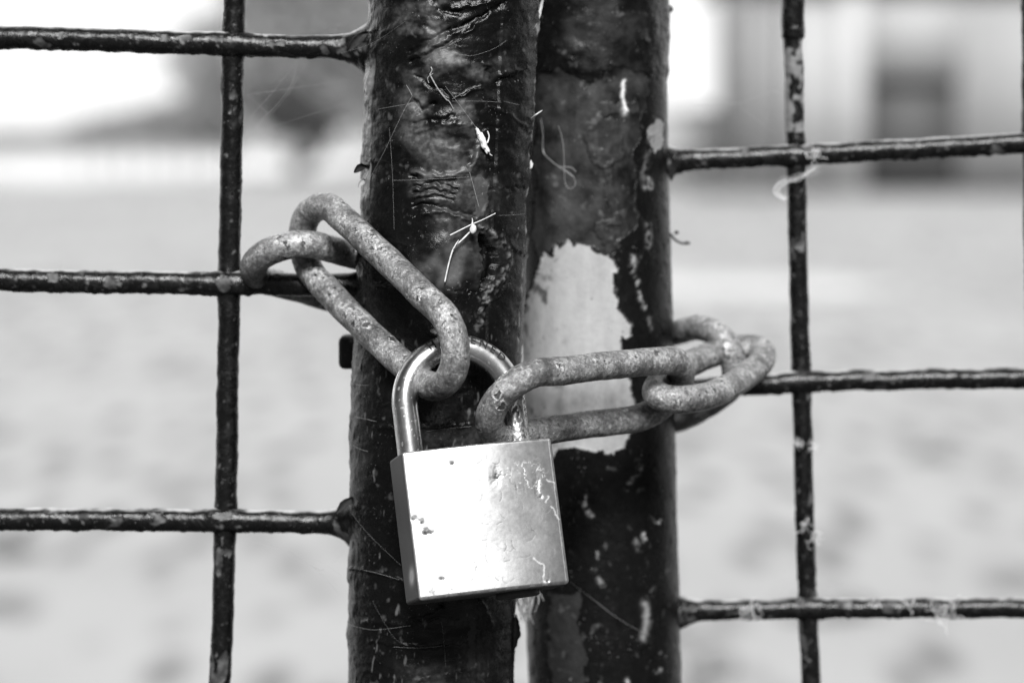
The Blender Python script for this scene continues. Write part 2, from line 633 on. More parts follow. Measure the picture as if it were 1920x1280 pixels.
TY = 70.0
def tp_(px, py, Y=TY):
    p = W(px, py, Y)
    return [p[0], p[1], p[2]]
s = (TY + .67) / FPX
place_tree('tree', 'broad grey tree blurred far behind the left gate leaf', 'tree', tp_(560, 260)[0], TY, 1.0, 0.22,
           [(*tp_(600, 60), 190 * s, 2.2, 120 * s), (*tp_(420, 110), 120 * s, 2.0, 90 * s), (*tp_(520, 170), 150 * s, 2, 90 * s),
            (*tp_(700, 130), 150 * s, 2.0, 130 * s), (*tp_(560, -60), 170 * s, 2.0, 100 * s), (*tp_(820, 40), 140 * s, 2, 140 * s)], 26000, 0.12, M_LEAF)
sh = empty('shrub', (tp_(545, 262, 66)[0], 66, 0))
tag(sh, 'dark rounded shrub under the broad tree behind the left leaf', 'shrub')
s6 = 66.7 / FPX
leaf_cloud('foliage', [(*tp_(540, 205, 66), 62 * s6, 0.9, 55 * s6), (*tp_(590, 225, 66), 40 * s6, 0.8, 36 * s6)], 6000, 0.08, M_LEAFD, sh)
V, F = simple_tube([(tp_(545, 262, 66)[0], 66, -.05), tp_(545, 235, 66), tp_(545, 205, 66)], [0.08, 0.06, 0.03], 7)
np_mesh('stem', V, F, M_BARK, sh)
hd = empty('hedge', (tp_(280, 262, 75)[0], 75, 0))
tag(hd, 'low grey hedge sloping up towards the tree on the left', 'hedge')
s7 = 75.7 / FPX
leaf_cloud('foliage', [(*tp_(150 + 40 * k, 250 - 5.5 * k, 75), 40 * s7, .8, (22 + 5.5 * k) * s7) for k in range(8)]
           + [(*tp_(-40 + 28 * k, 260, 75), 40 * s7, .8, 14 * s7) for k in range(17)], 20000, 0.09, M_LEAF, hd)
V, F = join_geo([simple_tube([(tp_(150 + 40 * k, 260, 75)[0], 75, -.05), tp_(150 + 40 * k, 250 - 5.5 * k, 75)], [.04, .02], 6) for k in range(8)])
np_mesh('stems', V, F, M_BARK, hd)
sh2 = empty('shrub', (W(1350, 350, 50)[0], 50, 0))
tag(sh2, 'low dark ground-hugging shrub beside the house corner', 'shrub')
s5 = 50.7 / FPX
leaf_cloud('foliage', [(*tp_(1340, 345, 50), 60 * s5, .5, 16 * s5), (*tp_(1420, 350, 50), 40 * s5, .4, 14 * s5)], 2500, 0.06, M_LEAF, sh2)
V, F = simple_tube([(W(1350, 350, 50)[0], 50, -.03), tp_(1345, 350, 50), tp_(1340, 342, 50)], [.04, .03, .015], 6)
np_mesh('stem', V, F, M_BARK, sh2)



def on_ground(px, py):
    d = FW + RT * (px - 960) / FPX + UP * (640 - py) / FPX
    return CAM + d * (-CAM[2] / d[2])


for px, py, r_, lab in ((15, 1040, .085, 'dark weed tuft at the left edge of the gravel behind the left leaf'),
                        (1540, 1150, .12, 'wide dark weed tuft behind the crossing of the right leaf low bars'),
                        (1745, 855, .09, 'small grey weed tuft alone on the gravel behind the right leaf'),
                        (1330, 1270, .06, 'small weed tuft at the foot of the right post in the gravel')):
    g = on_ground(px, py)
    wt = empty('weed_tuft', tuple(g))
    tag(wt, lab, 'weed', 'weed tufts on the gravel')
    leaf_cloud('leaves', [(g[0], g[1], .02, r_, r_, .03), (g[0] + r_ * .7, g[1] + .03, .015, r_ * .6, r_ * .6, .025)], 420, 0.018, M_LEAF, wt)

# ------------------------------------------------------------------ gate posts
def edge_fn(tab):
    ys, xs = zip(*tab)
    return lambda y: np.interp(y, ys, xs)


def post(name, axis_y, r, cx, feat, mat, parent, px_lo=-110, px_hi=1390, dx=0.00026):
    zhi, zlo = W(960, px_lo, axis_y)[2], W(960, px_hi, axis_y)[2]
    zf = np.arange(zlo, zhi, dx)
    z = np.concatenate([np.linspace(0.0, zlo, 40)[:-1], zf, np.linspace(zhi, 1.75, 30)[1:]])
    th = np.concatenate([np.arange(-102, 102, math.degrees(dx / r)), np.arange(104, 256, 4)])
    th = np.radians(th)
    py = np.interp(z, [W(960, q, axis_y)[2] for q in (1400, -120)], [1400, -120])
    pyx = np.interp(z, [0.0, zlo, zhi, 1.75], [6500, px_hi, px_lo, -3500])
    c_px = np.where((z < zlo) | (z > zhi), pyx, py)
    ax = np.array([W(cx(q), 640, axis_y)[0] for q in py])
    k = (W(cx(1280), 640, axis_y)[0] - W(cx(0), 640, axis_y)[0]) / (W(960, 1280, axis_y)[2] - W(960, 0, axis_y)[2])
    lo, hi = z < zlo, z > zhi
    ax[lo] = ax[~lo][0] + (z[lo] - zlo) * k
    ax[hi] = ax[~hi][-1] + (z[hi] - zhi) * k
    TH, Z = np.meshgrid(th, z)
    N = np.stack([np.sin(TH), -np.cos(TH), 0 * TH], 2)
    Cn = np.stack([np.repeat(ax[:, None], len(th), 1), 0 * TH + axis_y, Z], 2)
    P = Cn + N * r
    Pf = P.reshape(-1, 3)
    px, py2 = project(Pf)
    h, tone, rgh = feat(px, py2, Pf, TH.ravel())
    V = Pf + N.reshape(-1, 3) * h[:, None]
    F = grid_faces(len(z), len(th), False, True)
    return np_mesh(name, V, F, mat, parent, {'tone': tone, 'rgh': rgh})


def left_feat(px, py, P, th):
    n = len(px)
    h = np.zeros(n); tone = np.full(n, 0.0030); rgh = np.full(n, 0.20)
    a = np.abs(th)
    up_ = 1 - sstep(300, 420, py)
    h += .0007 * up_ * fbm(P * np.array([110, 110, 190]) + 51, 3) + .00035 * (1 - up_) * fbm(P * np.array([90, 90, 150]) + 61, 3)
    # broad dents and wrinkles, stretched round the post
    q = np.stack([P[:, 0] * 40, P[:, 1] * 40, P[:, 2] * 85], 1)
    wv = fbm(q, 4)
    h += 0.0011 * wv
    q2 = np.stack([P[:, 0] * 130, P[:, 1] * 130, P[:, 2] * 420], 1)
    wr = fbm(q2 + 0.8 * wv[:, None], 4)
    amp = sstep(-0.15, 0.35, fbm(P * 60 + 3, 2))
    h += 0.00017 * (1 - np.abs(wr) * 2.2) * amp
    fine = fbm(P * 900, 3)
    h += 0.00006 * fine
    u = px + 9 * fbm(P * 420, 3) ; v = py + 9 * fbm(P * 420 + 40, 3)
    def crease(pts, wdt, amt, t=None):
        nonlocal h, tone
        d = dline(u, v, pts)
        e = np.exp(-(d / wdt) ** 2)
        h = h + amt * e
        if t is not None: tone = tone + (t - tone) * e * 0.9
    C = crease
    C([(768, 98), (830, 62), (890, 40), (948, 5)], 5, -0.0006)
    C([(772, 110), (834, 74), (890, 52)], 5, 0.0005)
    C([(772, 118), (830, 88), (882, 48)], 4, -0.0005)
    C([(800, -10), (830, 18), (862, 22)], 5, -0.0006)
    C([(850, 15), (905, 8), (950, -10)], 5, 0.0005)
    C([(690, 120), (720, 60), (780, 30)], 6, 0.0004)
    for k in range(6):
        o = k * 6.5
        C([(778 - k, 344 + o), (805, 337 + o), (835, 340 + o * .9), (858 - 2 * k, 352 + o * .7)], 2.6, 0.00055 if k % 2 == 0 else -0.00035)
    C([(780, 323), (800, 331), (850, 329), (880, 320), (892, 292), (898, 266)], 6, 0.0010, 0.055)
    C([(774, 333), (800, 341), (852, 338)], 4, -0.0008)
    C([(780, 385), (815, 385), (850, 395), (890, 402)], 5, -0.0009)
    C([(792, 402), (830, 396), (880, 414)], 5, 0.0007)
    C([(775, 232), (815, 225), (850, 218)], 3, -0.0005)
    C([(776, 250), (830, 234), (890, 235)], 3, 0.0004)
    C([(852, 186), (880, 172), (905, 164)], 3, 0.0006)
    C([(780, 140), (800, 158), (845, 178)], 3, -0.0005)
    C([(775, 190), (790, 205), (815, 198)], 6, -0.0012)
    C([(905, 115), (940, 140), (985, 128)], 4, 0.0006)
    C([(912, 135), (930, 152), (960, 148)], 4, -0.0006)
    C([(700, 800), (760, 804), (880, 795)], 3, 0.0004)
    C([(680, 1165), (760, 1170), (830, 1140)], 5, 0.0005)
    C([(690, 1200), (790, 1212), (880, 1210)], 3, 0.0004)
    C([(660, 1065), (700, 1070), (760, 1090)], 3, 0.0005)
    rr = np.random.default_rng(21)
    for k in range(30):
        x0, y0 = rr.uniform(690, 980), rr.uniform(-60, 1330)
        L = rr.uniform(15, 55); an = rr.normal(0, .45); cv = rr.normal(0, .5)
        pts = [(x0, y0), (x0 + L * math.cos(an), y0 + L * math.sin(an)), (x0 + L * math.cos(an) + L * math.cos(an + cv), y0 + L * math.sin(an) + L * math.sin(an + cv))]
        C(pts, rr.uniform(2, 4.5), rr.choice([-1, 1]) * rr.uniform(.0002, .0005))
    sheen = sstep(-.12, .3, fbm(P * np.array([70, 70, 110]) + 17, 5)) * np.exp(-((px - 845) / 90) ** 4)  # broad gloss sheen down the middle, painted into the tone
    sheen *= .25 + .75 * (1 - sstep(150, 420, py))
    tone += .10 * sheen * (.6 + .8 * sstep(-.2, .3, fbm(P * 700 + 3, 3))); rgh += .2 * sheen
    # smooth bulge below the seed stem
    e = np.exp(-(((px - 838) / 56) ** 2 + ((py - 497) / 52) ** 2) ** 2)
    h = h * (1 - 0.7 * e) + 0.0016 * e + .0014 * e * fbm(P * 75 + 31, 2)
    tone += .07 * e * sstep(-.1, .35, fbm(P * 110 + 6, 3))  # sheen on the bulge, put into its colour
    rgh = rgh - 0.06 * e
    C([(835, 541), (860, 545), (892, 549)], 1.6, -0.0004)
    # torn hole with a crusty lip on its right
    hole = inpoly(u, v, [(898, 436), (914, 446), (928, 466), (934, 492), (926, 518), (908, 540), (898, 546), (900, 528), (906, 505), (905, 478), (898, 455)])
    h[hole] -= 0.0030; tone[hole] = 0.0015; rgh[hole] = .14
    d = dline(u, v, [(906, 426), (932, 444), (950, 470), (950, 500), (936, 524), (914, 550), (902, 582), (902, 604)])
    crust = fbm(P * 800, 4)
    e = np.exp(-(d / (5.5 + 5 * fbm(P * 330 + 2, 3))) ** 2) * (~hole)
    h += e * (0.0006 + 0.0010 * crust)
    tone = tone + e * np.clip(0.02 + 0.30 * crust, 0, .25); rgh = rgh + .3 * e
    # bare mid-grey undercoat patches
    for poly, t in (([(888, 332), (905, 326), (918, 345), (915, 385), (906, 408), (890, 402)], .050),
                    ([(880, 1140), (893, 1150), (890, 1250), (878, 1250)], .035)):
        m = inpoly(u, v, poly)
        tone[m] = t; h[m] = h[m] * .3 - 0.00015; rgh[m] = .45
    # ragged film along the left silhouette
    film = (th < -1.05) & (th > -1.75)
    fl = film * sstep(90, 150, py) * (1 - sstep(350, 385, py)) * sstep(-0.1, .15, fbm(np.stack([P[:, 0] * 150, P[:, 1] * 150, P[:, 2] * 90], 1) + 9, 3))
    tone += .16 * fl; h += .0003 * fl
    h += np.where(film, 0.0006 * np.maximum(0, fbm(P * 260, 3)), 0)
    # torn film edge down the right side
    ed = RE(py) - 9 + 5 * fbm(P * 260 + 44, 3)
    e = np.exp(-((px - ed) / 1.8) ** 2) * (th > 0) * (th < 1.6) * sstep(-.15, .2, fbm(P * 380 + 12, 3)) * (py < 660)
    tone += .30 * e; h += .0006 * (px < ed) * (th > .6) * (th < 1.6)
    # dusty scuffs, mostly where the paint is rough
    scf = sstep(.28, .55, fbm(P * 330 + 70, 4))
    tone += 0.06 * scf; rgh += .2 * scf
    scr = sstep(.34, .5, fbm(np.stack([P[:, 0] * 700, P[:, 1] * 700, P[:, 2] * 160], 1) + 30, 3)) * (py > 600)
    tone += .10 * scr
    return h, np.clip(tone, .003, .8), np.clip(rgh, .15, .9)


PATCH = [(1012, 492), (1022, 470), (1036, 478), (1040, 456), (1050, 462), (1066, 447), (1074, 458), (1088, 455), (1108, 460), (1120, 474), (1143, 478), (1156, 492), (1161, 509),
         (1149, 511), (1151, 548), (1160, 556), (1157, 575), (1172, 590), (1184, 606), (1187, 630), (1178, 634), (1166, 629), (1166, 660), (1176, 690), (1186, 730), (1196, 762), (1200, 790), (1178, 822),
         (1172, 838), (1160, 843), (1150, 852), (1135, 850), (1128, 842), (1112, 846), (1085, 840), (1060, 838), (1042, 846), (1034, 862),
         (960, 862), (955, 640), (985, 560), (1000, 530)]


def right_feat(px, py, P, th):
    n = len(px)
    h = np.zeros(n); tone = np.full(n, 0.004); rgh = np.full(n, 0.26)
    wv = fbm(P * 70, 4)
    h += 0.0004 * wv + 0.00005 * fbm(P * 900, 3)
    u = px + 7 * fbm(P * 500, 4); v = py + 7 * fbm(P * 500 + 40, 4)
    u2 = px + 26 * fbm(P * 170, 4); v2 = py + 26 * fbm(P * 170 + 40, 4)
    # wrinkled old film at the top
    top = 1 - sstep(120, 150, v2)
    q2 = np.stack([P[:, 0] * 110, P[:, 1] * 110, P[:, 2] * 190], 1)
    wr = fbm(q2, 4)
    h += top * (0.0006 + 0.0004 * (1 - np.abs(wr) * 2) * sstep(-.2, .3, fbm(P * 90 + 8, 2)) + .0006 * fbm(P * 110 + 2, 3))
    tone += top * .018 * sstep(1045, 1075, px) * sstep(-.2, .3, fbm(P * 130 + 12, 3))  # left part kept dark: the left post's shade put into the tone
    # grey middle coat
    mid = inpoly(u2, v2, [(1005, 150), (1040, 120), (1100, 160), (1150, 118), (1200, 130), (1215, 170), (1200, 230), (1190, 330), (1195, 420), (1150, 470), (1120, 470), (1060, 450), (1015, 480), (1000, 440)])
    mt = fbm(P * 160 + 5, 4)
    tone = np.where(mid, .018 + .045 * mt + .018 * np.exp(-((px - 1062) / 22) ** 2), tone); rgh = np.where(mid, .42, rgh); h -= .0003 * mid
    # darker scabs on it
    for poly in ([(1095, 255), (1130, 222), (1160, 235), (1170, 290), (1150, 310), (1105, 300)], [(1120, 425), (1140, 400), (1165, 395), (1180, 430), (1165, 465), (1130, 470)],
                 [(1135, 300), (1150, 300), (1158, 420), (1140, 420)], [(1130, 200), (1190, 190), (1195, 210), (1140, 225)]):
        m = inpoly(u2, v2, poly)
        k = .4 + .9 * sstep(-.2, .25, fbm(P * 420, 3))
        tone = np.where(m, .016 * k + .008, tone); h += m * .0003
    # bare pale undercoat
    pat = inpoly(u, v, PATCH)
    mottle = fbm(np.stack([P[:, 0] * 170, P[:, 1] * 170, P[:, 2] * 45], 1), 4)
    smud_shade = sstep(.05, .4, fbm(P * 240 + 21, 4)) * (1 - sstep(1020, 1075, px))  # smudge blotches plus the left post's shade, painted along the left
    pt = .31 + .11 * mottle - .16 * sstep(690, 760, py) * (1 - sstep(780, 840, py)) * (1 - sstep(1130, 1190, px) * .3)  # middle band: soft shadow of the chain link painted into the undercoat
    pt = pt * (1 - .75 * smud_shade)
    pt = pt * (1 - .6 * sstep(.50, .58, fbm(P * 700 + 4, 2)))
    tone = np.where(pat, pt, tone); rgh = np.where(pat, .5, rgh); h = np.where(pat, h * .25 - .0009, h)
    m = inpoly(u, v, [(1215, 240), (1235, 220), (1246, 230), (1244, 270), (1230, 285), (1218, 265)])
    tone[m] = .22; h[m] -= .0003
    # runs and flakes on the shaded right side
    for pts, wd, t in (([(1170, 152), (1169, 180), (1171, 212)], 3.2, .75), ([(1170, 205), (1171, 213)], 5, .8),
                       ([(1214, 420), (1217, 462)], 5, .16), ([(1186, 482), (1188, 508)], 5, .28), ([(1196, 528), (1200, 560), (1208, 578)], 3.5, .25),
                       ([(1216, 596), (1220, 620)], 3, .12), ([(1216, 335), (1222, 350), (1210, 352)], 4, .4),
                       ([(1206, 875), (1188, 895), (1174, 918)], 3.5, .22), ([(1097, 930), (1099, 955), (1110, 968)], 4, .30), ([(1206, 1000), (1208, 1014)], 4, .4),
                       ([(1192, 1012), (1197, 1030)], 4, .15), ([(1122, 1085), (1130, 1098)], 4, .2), ([(1210, 1130), (1213, 1160), (1206, 1195)], 6, .22),
                       ([(1228, 982), (1236, 978)], 2.5, .5), ([(1176, 1275), (1180, 1290)], 4, .4), ([(1232, 1260), (1240, 1256)], 3, .4),
                       ([(1222, 255), (1205, 330), (1210, 350)], 5, .09), ([(1120, 1035), (1122, 1045)], 3, .2)):
        d = dline(u, v, pts)
        e = np.exp(-(d / wd) ** 2)
        if wd < 6 and t < .7: e = e * sstep(-.22, .22, fbm(P * 650 + wd, 3))
        tone = tone + (t * .85 - tone) * e; h += .0003 * e
    m = inpoly(u2, v2, [(1030, 1120), (1085, 1095), (1090, 1290), (1030, 1290)])
    tone[m & ~pat] += .018
    scf = sstep(.26, .5, fbm(P * 300 + 70, 4)) * (~pat)
    tone += .05 * scf; rgh += .2 * scf
    h += np.where(np.abs(th) > 1.1, 0.0004 * np.maximum(0, fbm(P * 260, 3)), 0)
    return h, np.clip(tone, .003, .85), np.clip(rgh, .15, .9)


LE = edge_fn([(-200, 693), (0, 689), (300, 678), (600, 666), (900, 658), (1280, 650), (1500, 645)])
RE = edge_fn([(-200, 1026), (0, 1018), (300, 1000), (500, 987), (700, 973), (900, 967), (1280, 962), (1500, 958)])
PR = 0.0221
lcx = lambda y: (LE(y) + RE(y)) / 2
RR = edge_fn([(-200, 1241), (0, 1246), (300, 1252), (600, 1262), (900, 1270), (1280, 1281), (1500, 1287)])
Y2 = 0.047
rcx = lambda y: RR(y) - 0.0217 * FPX / (Y2 + .67)

leafL = empty('gate_leaf', (W(960, 640, 0)[0] - .15, 0, 0))
tag(leafL, 'left black mesh gate leaf whose post is wrapped in wrinkled glossy paint', 'gate', 'mesh gate leaves')
leafR = empty('gate_leaf', (W(960, 640, 0)[0] + .2, Y2, 0))
tag(leafR, 'right black mesh gate leaf whose post shows a bare pale grey patch', 'gate', 'mesh gate leaves')
post('post', 0.0, PR, lcx, left_feat, M_PAINT_L, leafL)
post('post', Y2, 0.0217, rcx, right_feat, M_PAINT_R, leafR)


def bar(pts, r, parent, ends=(0, 0), joints=(), seed=0, fine=True, sleeve=None, gloss=.3):
    """welded mesh wire along 3D pts; ends = flare at either end, joints = lumps of weld at these points"""
    step = 0.0004 if fine else 0.004
    seg = 56 if fine else 10
    P, s_ = resample(catmull(pts, 10), step)
    wob = np.stack([fbm(np.stack([s_ * 90, 0 * s_ + seed * 7.3 + k * 3, 0 * s_], 1), 3) for k in range(3)], 1)
    P = P + wob * 0.0004
    D = tube_geo(P, seg)
    rad = np.full(len(P), r)
    if ends[0]: rad = rad + r * ends[0] * np.exp(-(np.maximum(0, s_ - .0048) / 0.0035) ** 1.3)
    if ends[1]: rad = rad + r * ends[1] * np.exp(-(np.maximum(0, s_[-1] - s_ - .0048) / 0.0035) ** 1.3)
    for j in joints:
        dj = np.linalg.norm(P - np.asarray(j), axis=1)
        rad = rad + r * .16 * np.exp(-(dj / 0.0045) ** 2)
    V0 = (P[:, None, :] + D * rad[:, None, None]).reshape(-1, 3)
    q = V0 + seed * 1.7
    F = grid_faces(len(P), seg, False, True)
    if not fine:
        return np_mesh('bar', V0, F, M_BAR, parent, {'tone': np.full(len(V0), .012), 'rgh': np.full(len(V0), .3)})
    lump = fbm(q * 260, 4)
    fl = fbm(q * np.array([130, 200, 130 if abs(P[0][2] - P[-1][2]) < .05 else 70]) + 5, 5)
    flake = sstep(.24, .28, fl)
    h = .00028 * lump + .00006 * fbm(q * 1300, 3) - .00022 * flake
    edge = np.exp(-((fl - .24) / .02) ** 2)
    h = h + .00012 * edge
    tone = .004 + flake * (.02 + .10 * np.clip(fbm(q * 420, 3) + .3, 0, 1))
    under = np.maximum(0, -D.reshape(-1, 3)[:, 2])
    rough_under = under * np.maximum(0, fbm(q * 420 + 3, 3))
    h = h + .0008 * rough_under
    tone = tone + .10 * sstep(.3, .5, fbm(q * 500 + 9, 4))
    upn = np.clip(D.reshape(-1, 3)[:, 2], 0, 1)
    rimlight = sstep(.80, .99, upn + .12 * fbm(q * 300 + 2, 3)) * sstep(-.25, .2, fbm(q * 110 + 27, 3))  # pale sky rim along the bar top, painted into the tone
    tone = tone + (.42 - tone) * rimlight * .85
    rgh = gloss - .08 + .25 * flake + .3 * rimlight
    if sleeve is not None:                        # bare stretch below a step in the old paint
        z0 = sleeve
        up = sstep(z0 - .0004, z0 + .0004, V0[:, 2])
        h = h + .0006 * up
        low = (1 - up) * (V0[:, 2] > z0 - .026)
        fl2 = sstep(-.1, .05, fbm(q * 230 + 19, 4)) * low
        tone = tone * (1 - fl2) + fl2 * .17
    V = V0 + D.reshape(-1, 3) * h[:, None]
    return np_mesh('bar', V, F, M_BAR, parent, {'tone': np.clip(tone, .004, .6), 'rgh': np.clip(rgh, .2, .9)})


YB = 0.006
RB, RB2 = 0.00300, 0.00285
Lh = [[(-950, 40), (-300, 58), (0, 70), (430, 83), (722, 92)],
      [(-950, 500), (0, 524), (430, 531), (710, 535)],
      [(-950, 962), (0, 972), (430, 975), (696, 980)]]
Lv = [(452, -420), (440, 0), (436, 150), (430, 530), (423, 980), (413, 1280), (405, 1700)]
Jl = [W(438, 83, YB), W(430, 531, YB), W(423, 975, YB)]
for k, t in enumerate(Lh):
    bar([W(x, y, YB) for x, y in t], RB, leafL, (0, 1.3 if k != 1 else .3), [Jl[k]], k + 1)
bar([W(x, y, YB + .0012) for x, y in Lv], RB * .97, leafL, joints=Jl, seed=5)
for q in (-368, 1422, 1870):
    bar([W(x, q + dq, YB) for x, dq in ((-950, 0), (0, 0), (665, 0))], RB, leafL, fine=False)
for x in (-48, -500, -950):
    bar([W(x, y, YB + .0012) for y in (-820, 0, 1280, 2300)], RB, leafL, fine=False)
Rh = [[(1212, 305), (1300, 300), (1490, 291), (1920, 268), (2800, 215)],
      [(1225, 732), (1440, 720), (1510, 715), (1920, 708), (2800, 700)],
      [(1240, 1145), (1510, 1140), (1920, 1139), (2800, 1140)]]
Rv = [(1480, -420), (1486, 0), (1492, 280), (1502, 700), (1514, 1140), (1521, 1280), (1530, 1700)]
Jr = [W(1492, 291, Y2), W(1502, 715, Y2), W(1514, 1140, Y2)]
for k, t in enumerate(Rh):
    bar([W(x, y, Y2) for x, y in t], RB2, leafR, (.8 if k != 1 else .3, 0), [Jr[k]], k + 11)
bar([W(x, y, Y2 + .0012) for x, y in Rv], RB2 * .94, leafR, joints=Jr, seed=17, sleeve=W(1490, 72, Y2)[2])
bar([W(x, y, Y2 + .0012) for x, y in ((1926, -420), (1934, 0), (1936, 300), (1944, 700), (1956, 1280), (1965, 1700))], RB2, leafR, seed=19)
for q in (-130, 1568, 2000):
    bar([W(x, q, Y2) for x in (1262, 1900, 2800)], RB2, leafR, fine=False)
for x in (2380, 2790):
    bar([W(x, y, Y2 + .0012) for y in (-820, 0, 1280, 2300)], RB2, leafR, fine=False)

# ------------------------------------------------------------------ padlock
yf = -0.0465
TLc, TRc, BLc = W(752, 848, yf), W(1034, 820, yf + .0370 * .25), W(795, 1125, yf - .0078)
X_ = TRc - TLc; WID = np.linalg.norm(X_); X_ /= WID
Zv = TLc - BLc
Zv = Zv - X_ * (Zv @ X_)
HGT = np.linalg.norm(Zv); Z_ = Zv / HGT
N_ = np.cross(X_, Z_)                       # out of the face, towards the camera
if N_[1] > 0: N_ = -N_
THK = 0.0170
lock = empty('padlock', tuple(TLc + X_ * WID / 2 - Z_ * HGT - N_ * THK / 2))
tag(lock, 'scratched silver padlock with a polished shackle hanging from the chain', 'padlock')


def lock_local(a, b, c):
    """a across from the left edge, b up from the bottom, c out from the mid plane (metres) -> world"""
    o = TLc - Z_ * HGT - N_ * THK / 2
    return o + np.multiply.outer(a, X_) + np.multiply.outer(b, Z_) + np.multiply.outer(c, N_)


def build_body():
    ch = 0.0009
    prof = []
    hw, ht = WID / 2, THK / 2
    def arc(cx, cy, a0, a1, r, n=7):
        for a in np.linspace(a0, a1, n):
            prof.append((cx + r * math.cos(a), cy + r * math.sin(a)))
    nf = 170
    for t in np.linspace(-1, 1, nf):                 # front, slightly crowned
        prof.append((t * (hw - ch), ht + 0.0024 * (1 - t * t)))
    arc(hw - ch, ht - ch, R(88), 0, ch)
    for t in np.linspace(1, -1, 40)[1:-1]: prof.append((hw, t * (ht - ch)))
    arc(hw - ch, -ht + ch, 0, R(-90), ch)
    for t in np.linspace(1, -1, 30)[1:-1]: prof.append((t * (hw - ch), -ht - 0.0010 * (1 - t * t)))
    arc(-hw + ch, -ht + ch, R(-90), R(-180), ch)
    for t in np.linspace(-1, 1, 60)[1:-1]: prof.append((-hw, t * (ht - ch)))
    arc(-hw + ch, ht - ch, R(180), R(92), ch)
    prof = np.array(prof)
    m = len(prof)
    zs = [(0.0, .0008), (.00008, .0005), (.0003, .0002), (.0008, 0)]
    rows = [(z, i) for z, i in zs] + [(z, 0) for z in np.linspace(.0008, HGT - .0005, 180)[1:-1]] + [(HGT - .0005, 0), (HGT - .0002, .00012), (HGT, .0004)]
    V = []
    for z, ins in rows:
        f = np.array([(hw - ins) / hw, (ht - ins) / ht])
        V.append(lock_local(prof[:, 0] * f[0] + hw, np.full(m, z), prof[:, 1] * f[1]))
    n = len(rows)
    A = np.vstack(V)
    F = grid_faces(n, m, False, True)
    px, py = project(A)
    loc_c = np.tile(prof[:, 1], n)
    loc_a = np.tile(prof[:, 0], n)
    front = loc_c > ht - .0002
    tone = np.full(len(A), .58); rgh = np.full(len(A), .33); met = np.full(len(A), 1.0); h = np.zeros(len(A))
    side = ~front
    tone[side] = .065; met[side] = .35; rgh[side] = .5  # shade of the sides put into tone and metalness
    u = px + 5 * fbm(A * 700, 3); v = py + 5 * fbm(A * 700 + 9, 3)
    h += .00003 * fbm(A * 120, 3) + .000008 * fbm(A * 900, 2)
    # worn, crusted rim
    e = np.minimum(np.minimum(np.abs(loc_a + hw), np.abs(hw - loc_a)), np.minimum(np.repeat([r[0] for r in rows], m), HGT - np.repeat([r[0] for r in rows], m)))
    rim = np.exp(-(e / .0005) ** 2) * sstep(-.05, .25, fbm(A * 600, 4)) * front
    tone *= 1 - .75 * rim; rgh += .25 * rim; met -= .5 * rim
    # pits
    for x, y, rx, ry in ((930, 892, 8, 13), (1008, 908, 4, 14), (776, 972, 5, 4), (790, 978, 5, 4), (798, 996, 5, 7), (806, 999, 7, 3), (827, 1085, 4, 4), (1024, 1088, 5, 4), (1014, 930, 3, 3), (847, 868, 4, 3), (1045, 885, 2, 2)):
        d = ((u - x) / rx) ** 2 + ((v - y) / ry) ** 2
        k = np.exp(-d * 1.1) * front * (.6 + .8 * sstep(-.2, .2, fbm(A * 1600, 3)))
        k = np.clip(k, 0, 1)
        tone *= 1 - .93 * k; met *= 1 - .9 * k; h -= .0003 * k; rgh += .3 * k
    # pale salt crust and scratches on the right
    rr = np.random.default_rng(4)
    crust = np.exp(-(((px - 985) / 34) ** 2 + ((py - 892) / 24) ** 2) ** 1.5)
    fil = sstep(.86, .97, 1 - np.abs(fbm(A * 330, 4)) * 3.2) + .5 * sstep(.25, .45, fbm(A * 1100, 3))
    k = np.clip(crust * fil * .8, 0, 1) * front
    tone = tone + (.85 - tone) * k; met *= 1 - .85 * k; rgh += .25 * k
    for pts in ([(1019, 1060), (1020, 1090)], [(1024, 900), (1040, 905)], [(1035, 950), (1048, 975)], [(1027, 930), (1024, 942)], [(1000, 1045), (1020, 1060)]):
        k = .55 * np.exp(-(dline(u, v, pts) / 1.2) ** 2) * front
        tone = tone + (.85 - tone) * k; met *= 1 - .9 * k
    # fine worm-like dark scratches scattered over the middle
    for _ in range(75):
        x0, y0 = rr.normal(915, 65), rr.uniform(850, 1090)
        an = rr.normal(1.5, .9); cv = rr.normal(0, .5)
        pts = [(x0, y0)]
        for _k in range(rr.integers(2, 5)):
            an += cv
            pts.append((pts[-1][0] + 5 * math.cos(an), pts[-1][1] + 5 * math.sin(an)))
        k = np.exp(-(dline(px, py, pts) / .85) ** 2) * front * rr.uniform(.35, .95)
        tone *= 1 - .8 * k; met *= 1 - .6 * k; h -= .00002 * k
    low = np.exp(-(((px - 830) / 55) ** 2 + ((py - 1108) / 18) ** 2)) * front * sstep(0, .3, fbm(A * 900, 3))
    tone *= 1 - .6 * low; met *= 1 - .6 * low
    k = np.exp(-(((px - 772) / 4) ** 2 + ((py - 1080) / 14) ** 2)) * side
    tone = tone + (.6 - tone) * np.clip(k * 1.6, 0, 1)
    Nn = np.vstack([np.outer(np.clip(prof[:, 0] * 0, 0, 0), X_) + np.outer(np.sign(prof[:, 1]), N_) for _ in range(n)])
    A = A + Nn * (h * front)[:, None]
    # caps
    c0, c1 = A[:m].mean(0), A[-m:].mean(0)
    V = np.vstack([A, c0[None], c1[None]])
    iv = np.arange(m)
    capb = np.stack([(iv + 1) % m, iv, np.full(m, len(A)), np.full(m, len(A))], 1)
    o = (n - 1) * m
    capt = np.stack([o + iv, o + (iv + 1) % m, np.full(m, len(A) + 1), np.full(m, len(A) + 1)], 1)
    ext = lambda a, x: np.concatenate([a, [x, x]])
